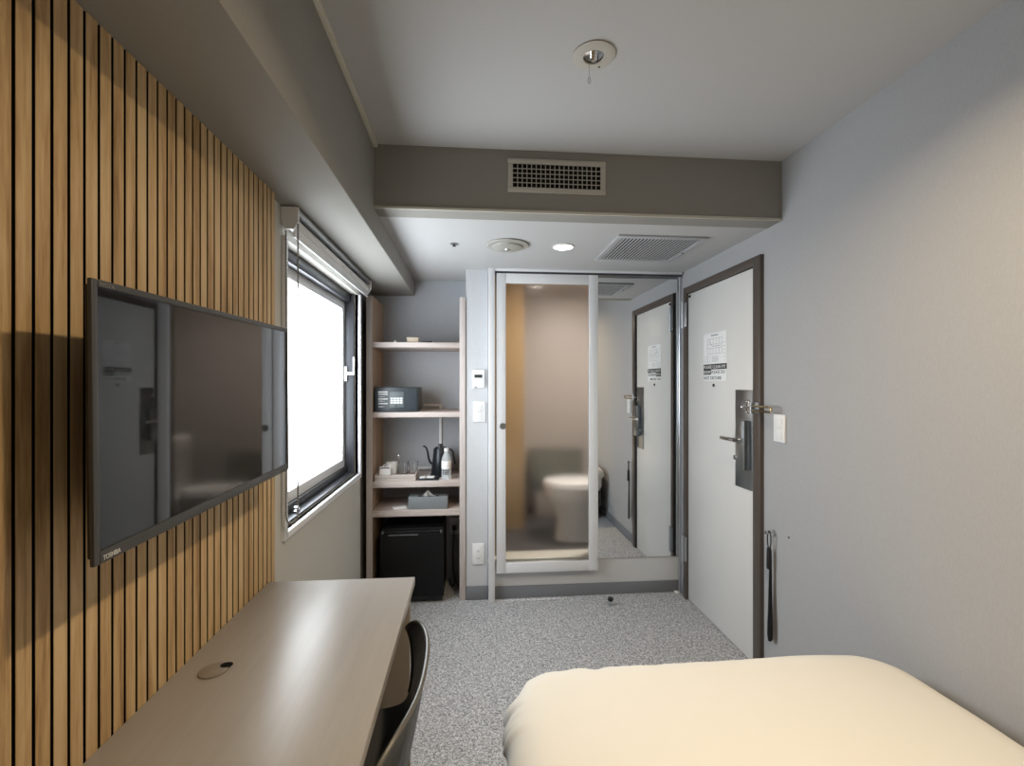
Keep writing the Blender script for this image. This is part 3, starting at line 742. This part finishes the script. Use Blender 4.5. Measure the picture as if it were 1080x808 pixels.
sm = thing('smoke_detector', 'round beige smoke detector on the low ceiling', 'smoke detector', (0.185, 2.426, ZL))
MB().lathe([(0, -0.001), (0.108, -0.001), (0.112, -0.004), (0.108, -0.009), (0.09, -0.012), (0, -0.012)], 44, (0.185, 2.426, ZL)).build('mounting_base', 'lens', sm)
MB().lathe([(0.0, -0.012), (0.080, -0.012), (0.077, -0.019), (0.058, -0.026), (0.0, -0.028)], 44, (0.185, 2.426, ZL)).build('sensor_dome', 'lens', sm)
MB().lathe([(0.0, -0.028), (0.016, -0.027), (0.014, -0.031), (0, -0.032)], 20, (0.185, 2.426, ZL)).build('indicator', 'silver', sm)
spk = thing('sprinkler_head', 'tiny chrome sprinkler in the low ceiling beside the smoke detector', 'sprinkler', (-0.093, 2.434, ZL))
MB().lathe([(0, -0.001), (0.020, -0.001), (0.021, -0.003), (0.010, -0.005), (0, -0.005)], 24, (-0.093, 2.434, ZL)).build('escutcheon', 'silver', spk)
MB().lathe([(0, -0.005), (0.006, -0.005), (0.005, -0.011), (0.010, -0.012), (0.010, -0.014), (0, -0.014)], 18, (-0.093, 2.434, ZL)).build('deflector', 'darkgrey', spk)
dl = thing('downlight', 'lit round downlight in the low ceiling', 'light', (0.482, 2.435, ZL))
MB().lathe([(0.049, -0.001), (0.058, -0.001), (0.058, -0.004), (0.049, -0.006)], 40, (0.482, 2.435, ZL)).build('trim_ring', 'plastic', dl)
MB().lathe([(0, -0.0045), (0.049, -0.0045), (0.049, -0.001), (0, -0.001)], 40, (0.482, 2.435, ZL)).build('diffuser', 'lamp', dl, 'glowing diffuser')
el = thing('emergency_light', 'round recessed emergency lamp with a pull cord in the high ceiling', 'light', (0.366, 1.378, ZC))
ex, ey = 0.366, 1.378
MB().lathe([(0.030, -0.001), (0.064, -0.001), (0.0645, -0.004), (0.058, -0.007), (0.032, -0.007), (0.030, -0.004)], 44, (ex, ey, ZC)).build('trim_ring', 'grille', el)
MB().lathe([(0, -0.0012), (0.030, -0.0012), (0.024, -0.0016), (0, -0.0018)], 32, (ex, ey, ZC)).build('reflector', 'chrome', el)
MB().lathe([(0, -0.002), (0.010, -0.002), (0.011, -0.012), (0.006, -0.019), (0, -0.021)], 20, (ex, ey, ZC)).build('bulb', 'chrome', el)
pc = MB().tube([(ex - 0.005, ey + 0.034, ZC - 0.006), (ex - 0.005, ey + 0.034, ZC - 0.045)], 0.0007, 6); pc.tube([(ex - 0.005 + 0.004 * math.sin(a), ey + 0.034, ZC - 0.055 + 0.010 * math.cos(a)) for a in [2 * math.pi * i / 14 for i in range(14)]], 0.0011, 6, closed=True)
pc.build('pull_cord', 'steel', el)
MB().cyl((ex + 0.028, ey + 0.040, ZC - 0.0085), 0.003, 0.002, n=12).build('indicator', 'black', el)

# ------------------------------------------------------------------ partition wall fittings
YP = 2.98
th = plate('thermostat', 'white air conditioning controller with a dark display above the wall switch', 'thermostat', (0.004, YP - 0.018, 1.352), (0.078, YP, 1.470), 'Y')
B((0.014, YP - 0.0190, 1.418), (0.064, YP - 0.018, 1.438)).build('display', 'lcd', th, 'dark display')
B((0.014, YP - 0.0195, 1.352), (0.030, YP - 0.018, 1.362), 0.0005).build('button', 'greyink', th)
ws = plate('light_switch', 'white double light switch under the thermostat', 'light switch', (0.006, YP - 0.010, 1.136), (0.082, YP, 1.268), 'Y')
for z in (1.158, 1.205): B((0.024, YP - 0.013, z), (0.064, YP - 0.010, z + 0.043), 0.001).build('rocker', 'plastic', ws)
for x in (0.040, 0.052): B((x - 0.002, YP - 0.0135, 1.2), (x + 0.002, YP - 0.013, 1.203)).build('indicator', 'greyink', ws)
ol = plate('wall_outlet', 'white socket plate low on the partition by the sliding door', 'outlet', (0.001, YP - 0.009, 0.226), (0.076, YP, 0.360), 'Y')
B((0.024, YP - 0.011, 0.250), (0.053, YP - 0.009, 0.336), 0.001).build('socket_insert', 'plastic', ol)
for z in (0.268, 0.312):
    for x in (0.033, 0.043): B((x - 0.001, YP - 0.0114, z - 0.005), (x + 0.001, YP - 0.011, z + 0.005)).build('slot', 'ink', ol)
ds = thing('door_stop', 'small floor door stop with a black rubber top on the carpet', 'door stop', (0.858, 2.83, 0))
MB().lathe([(0, 0), (0.016, 0), (0.016, 0.003), (0.009, 0.006), (0.008, 0.034), (0, 0.034)], 20, (0.858, 2.83, 0)).build('stem', 'silver', ds)
MB().lathe([(0, 0.030), (0.015, 0.030), (0.017, 0.034), (0.017, 0.046), (0.014, 0.050), (0, 0.050)], 22, (0.858, 2.83, 0)).build('rubber_cap', 'rubber', ds)
tag(B((XR - 0.05, 2.945, 0.001), (XR - 0.022, 2.974, 0.012), 0.003).build('floor_pivot', 'plastic'), 'small white pivot block at the foot of the mirror edge', 'pivot')

# ------------------------------------------------------------------ niche shelf unit
YF = 2.972
su = thing('shelf_unit', 'tall pale oak open shelf unit in the niche beside the window', 'shelf', (-0.35, 3.14, 0))
for x0_, x1_ in ((-0.660, -0.622), (-0.080, -0.0425)):
    p_ = B((x0_, YF + 0.002, 0), (x1_, YB - 0.001, 1.93)).build('side_panel', 'oak', su)
    B((x0_, YF, 0), (x1_, YF + 0.002, 1.93), 0.0008).build('edge_band', 'oakband', p_, 'pale front edge')
for z0_, z1_ in ((1.610, 1.642), (1.168, 1.201), (0.726, 0.764), (0.543, 0.581)):
    B((-0.622, YF + 0.004, z0_), (-0.080, YB - 0.001, z1_), 0.0015).build('shelf', 'oakedge', su)
Z1, Z2, Z3, Z4 = 1.642, 1.201, 0.764, 0.581
bxo = thing('card_box', 'small tan box on the topmost shelf', 'box', (-0.375, 3.04, Z1))
B((-0.412, 3.00, Z1), (-0.342, 3.06, Z1 + 0.028), 0.001).build('box_body', 'boxtan', bxo)
B((-0.414, 2.998, Z1 + 0.022), (-0.340, 3.062, Z1 + 0.034), 0.001).build('lid', 'boxtan', bxo)
tag(MB().lathe([(0, 0), (0.006, 0), (0.008, 0.004), (0.007, 0.011), (0, 0.014)], 16, (-0.487, 3.0, Z1)).build('bottle_cap', 'plastic'), 'tiny white cap on the topmost shelf', 'cap')
rmt = thing('remote_control', 'flat dark remote lying on the topmost shelf beside the tan box', 'remote', (-0.29, 3.03, Z1))
B((-0.335, 3.00, Z1), (-0.255, 3.045, Z1 + 0.012), 0.003).build('remote_body', 'darkgrey', rmt)
for i in range(4): B((-0.328 + i * 0.018, 3.012, Z1 + 0.012), (-0.318 + i * 0.018, 3.030, Z1 + 0.0132), 0.0005).build('button', 'greyink', rmt)

sf_ = thing('safe', 'dark blue grey electronic safe with a keypad on the second shelf', 'safe', (-0.48, 3.10, Z2))
a0, a1, c0, c1, yf = -0.613, -0.342, Z2 + 0.004, Z2 + 0.158, 2.985
B((a0, yf + 0.006, Z2 + 0.001), (a1, yf + 0.235, c1), 0.004).build('safe_body', 'safe', sf_)
sdoor = B((a0 + 0.008, yf, c0 + 0.006), (a1 - 0.008, yf + 0.006, c1 - 0.008), 0.002).build('safe_door', 'safe', sf_)
kp = B((a0 + 0.094, yf - 0.004, c0 + 0.026), (a0 + 0.184, yf, c1 - 0.030), 0.002).build('keypad', 'safepanel', sf_, 'grey keypad with white keys')
for r_ in range(3):
    for q_ in range(4):
        B((a0 + 0.100 + q_ * 0.0195, yf - 0.006, c0 + 0.050 + r_ * 0.0135), (a0 + 0.1165 + q_ * 0.0195, yf - 0.004, c0 + 0.0605 + r_ * 0.0135), 0.0006, 1).build('key', 'plastic', kp)
MB().cyl((a0 + 0.134, yf - 0.007, c0 + 0.037), 0.005, 0.003, 'Y', 14).build('keyhole', 'ink', kp)
stk = MB()
for z_, h_ in ((c1 - 0.035, 0.008), (c1 - 0.048, 0.005), (c1 - 0.078, 0.006), (c1 - 0.107, 0.006)):
    stk.box((a0 + 0.024, yf - 0.0008, z_), (a0 + 0.082, yf, z_ + h_))
stk.build('instruction_bars', 'paper', sf_, 'white printed bars')
for z_ in (c1 - 0.066, c1 - 0.094, c1 - 0.128):
    stk = MB(); stk.box((a0 + 0.026, yf - 0.0008, z_), (a0 + 0.050, yf, z_ + 0.010)); stk.box((a0 + 0.050, yf - 0.0008, z_ + 0.003), (a0 + 0.064, yf, z_ + 0.007))
    stk.build('instruction_print', 'greyink', sf_)
tr = MB()
tr.box((-0.342, YB - 0.014, 1.222), (-0.232, YB - 0.001, 1.238), 0.002).box((-0.232, YB - 0.014, Z2), (-0.214, YB - 0.001, 1.238), 0.002)
tr.box((-0.232, YB - 0.014, Z3 + 0.002), (-0.214, YB - 0.001, 1.168), 0.002).box((-0.46, YB - 0.014, Z3 + 0.012), (-0.232, YB - 0.001, Z3 + 0.03), 0.002)
tag(tr.build('cable_trunking', 'plastic'), 'thin white cable trunking up the back of the shelf niche', 'cable trunking')

# refreshment shelf
tb = thing('wooden_tray', 'two-tier pale wooden tray with cups on the refreshment shelf', 'tray', (-0.48, 3.08, Z3))
tx0, tx1, tya, tyb = -0.612, -0.356, 2.982, 3.17
B((tx0, tya, Z3), (tx1, tyb, Z3 + 0.018), 0.001).build('lower_tier', 'tray', tb)
t_ = MB().box((tx0, tya, Z3 + 0.020), (tx1, tyb, Z3 + 0.026), 0.001)
t_.box((tx0, tya, Z3 + 0.026), (tx1, tya + 0.008, Z3 + 0.042), 0.001).box((tx0, tyb - 0.008, Z3 + 0.026), (tx1, tyb, Z3 + 0.042), 0.001)
t_.box((tx0, tya + 0.008, Z3 + 0.026), (tx0 + 0.008, tyb - 0.008, Z3 + 0.042), 0.001).box((tx1 - 0.008, tya + 0.008, Z3 + 0.026), (tx1, tyb - 0.008, Z3 + 0.042), 0.001)
t_.build('upper_tier', 'tray', tb)
zt_ = Z3 + 0.026
mug = thing('mug', 'white cup standing in the wooden tray', 'cup', (-0.525, 3.10, zt_))
MB().lathe([(0, 0), (0.028, 0), (0.035, 0.006), (0.040, 0.075), (0.037, 0.075), (0.032, 0.010), (0, 0.008)], 32, (-0.525, 3.10, zt_)).build('cup_body', 'porcelain', mug)
MB().tube([(-0.525 - 0.036 - 0.022 * math.sin(a), 3.10 - 0.01, zt_ + 0.040 + 0.022 * math.cos(a)) for a in [math.pi * i / 10 for i in range(11)]], 0.004, 8).build('handle', 'porcelain', mug)
pk_ = thing('sachet', 'white sachet with a dark stripe propped at the front of the tray', 'sachet', (-0.555, 3.02, zt_))
mxr = Matrix.Translation((-0.555, 3.02, zt_)) @ Matrix.Rotation(math.radians(-14), 4, 'X')
MB().box((-0.034, -0.004, 0), (0.034, 0.004, 0.062), 0.003, mx=mxr).build('packet', 'paper', pk_)
MB().box((-0.028, -0.0046, 0.048), (0.028, -0.004, 0.055), mx=mxr).build('stripe_print', 'ink', pk_)
def tumbler(x, y, label):
    o = MB().lathe([(0, 0), (0.026, 0), (0.028, 0.003), (0.033, 0.078), (0.0305, 0.078), (0.026, 0.008), (0, 0.007)], 32, (x, y, zt_)).build('glass_tumbler', 'glass')
    return tag(o, label, 'glass', 'tumblers in the wooden tray')
g1 = tumbler(-0.452, 3.10, 'clear tumbler in the tray beside the white cup, a spoon in it')
g2 = g1.copy(); COL.objects.link(g2); g2.location = Vector(g1.location) + Vector((0.064, 0.012, 0))
g2['label'] = 'clear tumbler at the tray end near the black kettle'
sp_ = MB().tube([(-0.440, 3.10, zt_ + 0.012), (-0.455, 3.10, zt_ + 0.06), (-0.476, 3.098, zt_ + 0.105)], 0.002, 8).ball((-0.480, 3.097, zt_ + 0.115), 0.010, 12, (0.8, 0.35, 1.3))
tag(sp_.build('teaspoon', 'chrome'), 'shiny teaspoon leaning in a clear tumbler', 'spoon')
mtb = MB().box((-0.345, 2.995, Z3), (-0.215, 3.10, Z3 + 0.010), 0.002)
tag(mtb.build('amenity_tray', 'kettle'), 'flat dark tray holding two white sachets before the kettle', 'tray')
for x, lb_ in ((-0.318, 'small white sachet on the dark tray nearer the wooden tray'), (-0.268, 'longer white sachet on the dark tray nearer the water bottle')):
    w_ = 0.018 if x < -0.3 else 0.026
    tag(MB().box((x - w_, 3.012, Z3 + 0.010), (x + w_, 3.062, Z3 + 0.018), 0.003).build('sugar_sachet', 'paper'), lb_, 'sachet', 'sachets on the dark tray')
kt = thing('kettle', 'matt black gooseneck kettle on the refreshment shelf', 'kettle', (-0.205, 3.16, Z3))
kx, ky = -0.212, 3.165
MB().lathe([(0, 0), (0.070, 0), (0.070, 0.012), (0.064, 0.016), (0, 0.016)], 36, (kx, ky, Z3)).build('power_base', 'kettle', kt)
MB().lathe([(0, 0.017), (0.062, 0.017), (0.064, 0.022), (0.056, 0.09), (0.047, 0.178), (0.043, 0.183), (0, 0.183)], 36, (kx, ky, Z3)).build('kettle_body', 'kettle', kt)
lid = MB().lathe([(0, 0.183), (0.040, 0.183), (0.038, 0.189), (0.008, 0.191), (0.007, 0.199), (0.016, 0.203), (0.016, 0.209), (0, 0.211)], 28, (kx, ky, Z3)).build('lid', 'kettle', kt)
sp2 = [(kx - 0.050, ky - 0.01, Z3 + 0.075), (kx - 0.068, ky - 0.012, Z3 + 0.088), (kx - 0.078, ky - 0.014, Z3 + 0.115), (kx - 0.084, ky - 0.016, Z3 + 0.155), (kx - 0.093, ky - 0.018, Z3 + 0.186), (kx - 0.108, ky - 0.020, Z3 + 0.200), (kx - 0.116, ky - 0.020, Z3 + 0.196)]
MB().tube(sp2, 0.006, 10, rfun=lambda t: 0.009 - 0.0045 * t).build('spout', 'kettle', kt, 'thin gooseneck spout')
hp = [(kx + 0.042, ky - 0.004, Z3 + 0.172), (kx + 0.066, ky - 0.01, Z3 + 0.176), (kx + 0.082, ky - 0.014, Z3 + 0.160), (kx + 0.090, ky - 0.016, Z3 + 0.115), (kx + 0.098, ky - 0.018, Z3 + 0.075)]
MB().tube(hp, 0.007, 10).build('handle', 'black', kt)
wb = thing('water_bottle', 'clear water bottle with a white cap before the kettle', 'bottle', (-0.164, 3.03, Z3))
wx, wy = -0.166, 3.03
MB().lathe([(0, 0.002), (0.026, 0.0), (0.031, 0.006), (0.031, 0.05), (0.0295, 0.056), (0.031, 0.062), (0.031, 0.122), (0.026, 0.145), (0.014, 0.168), (0.0125, 0.185), (0, 0.186)], 32, (wx, wy, Z3)).build('bottle_body', 'water', wb)
MB().lathe([(0, 0.180), (0.0145, 0.180), (0.0145, 0.200), (0, 0.201)], 24, (wx, wy, Z3)).build('cap', 'plastic', wb, 'white screw cap')
MB().lathe([(0.0313, 0.070), (0.0316, 0.070), (0.0316, 0.120), (0.0313, 0.120)], 32, (wx, wy, Z3)).build('bottle_label', 'paper', wb, 'pale label')
lb2 = MB()
for i in range(3):
    for a in (-2.2, -1.75, -1.3):
        c0_ = a + 0.05 * i; rr = 0.0318
        lb2.ball((wx + rr * math.cos(c0_), wy + rr * math.sin(c0_), Z3 + 0.038 + i * 0.011), 0.0055, 8, (1, 0.4, 0.8))
lb2.build('label_print', 'darkgrey', wb, 'dark printed pattern')

# lower shelf
tsb = thing('tissue_box', 'grey tissue box with a tissue showing on the lowest shelf', 'tissue box', (-0.28, 3.06, Z4))
B((-0.404, 2.992, Z4), (-0.156, 3.115, Z4 + 0.078), 0.004).build('cover', 'tissuebox', tsb)
B((-0.345, 3.008, Z4 + 0.078), (-0.215, 3.040, Z4 + 0.0786)).build('slot', 'ink', tsb)
ti = MB(); N1 = 16; top_, bot_ = [], []
for i in range(N1 + 1):
    u = -1 + 2 * i / N1
    top_.append(ti.bm.verts.new((-0.283 + u * 0.034, 3.026 + 0.004 * math.sin(u * 9), Z4 + 0.080 + 0.036 * max(0.06, 1 - abs(u) ** 1.1))))
    bot_.append(ti.bm.verts.new((-0.283 + u * 0.052, 3.018 + 0.010 * math.sin(u * 6), Z4 + 0.0795)))
for i in range(N1): ti.bm.faces.new((top_[i], top_[i + 1], bot_[i + 1], bot_[i]))
bmesh.ops.solidify(ti.bm, geom=ti.bm.faces[:], thickness=0.0015)
ti.build('tissue', 'paper', tsb, 'white tissue peak')
mxr = Matrix.Translation((-0.462, 3.02, Z4 + 0.001)) @ Matrix.Rotation(math.radians(22), 4, 'Z') @ Matrix.Rotation(math.radians(0), 4, 'Y')
tag(MB().box((-0.042, -0.022, 0), (0.042, 0.022, 0.012), 0.003, mx=mxr).build('folded_card', 'paper'), 'small white folded packet on the lowest shelf', 'packet')

# fridge under the shelf
fg = thing('mini_fridge', 'black mini fridge standing on the carpet under the shelf unit', 'fridge', (-0.38, 3.14, 0))
fx0, fx1, fy, fz = -0.572, -0.178, 2.948, 0.458
B((fx0 + 0.003, fy + 0.045, 0.020), (fx1 - 0.003, 3.318, fz + 0.006), 0.006).build('fridge_body', 'fridge', fg)
fd = B((fx0, fy, 0.046), (fx1, fy + 0.042, fz - 0.014), 0.006).build('fridge_door', 'fridge', fg)
hh = MB().box((fx0 + 0.002, fy + 0.002, fz - 0.012), (fx1 - 0.002, fy + 0.042, fz + 0.002), 0.004); hh.build('top_cap', 'black', fd)
MB().box((fx0 + 0.05, fy - 0.003, fz - 0.026), (fx1 - 0.16, fy + 0.004, fz - 0.019), 0.002).build('handle', 'steel', fd, 'thin steel pull')
for x in (fx0 + 0.012, fx1 - 0.022): MB().box((x, fy - 0.002, fz - 0.016), (x + 0.010, fy + 0.010, fz + 0.004), 0.002).build('hinge_cap', 'steel', fd)
B((fx0 + 0.01, fy + 0.02, 0.012), (fx1 - 0.01, fy + 0.05, 0.042), 0.002).build('kick_plate', 'black', fg)
for x in (fx0 + 0.03, fx1 - 0.03):
    for y in (fy + 0.06, 3.29): MB().cyl((x, y, 0), 0.014, 0.022, n=14).build('foot', 'black', fg)
no = thing('wall_outlet', 'grey socket plate in the dark gap beside the mini fridge', 'outlet', (-0.12, YB - 0.01, 0.31))
B((-0.158, YB - 0.009, 0.31), (-0.090, YB, 0.43), 0.003).build('cover_plate', 'plastic', no)
B((-0.140, YB - 0.030, 0.345), (-0.110, YB - 0.009, 0.375), 0.004).build('plug', 'black', no)
cd = MB().tube([(-0.125, YB - 0.030, 0.358), (-0.128, YB - 0.06, 0.33), (-0.134, YB - 0.075, 0.20), (-0.13, YB - 0.08, 0.07), (-0.115, YB - 0.10, 0.02), (-0.13, YB - 0.16, 0.006), (-0.15, YB - 0.12, 0.006), (-0.16, YB - 0.03, 0.006)], 0.004, 8)
tag(cd.build('power_cord', 'black'), 'black power cord drooping beside the mini fridge', 'cord')
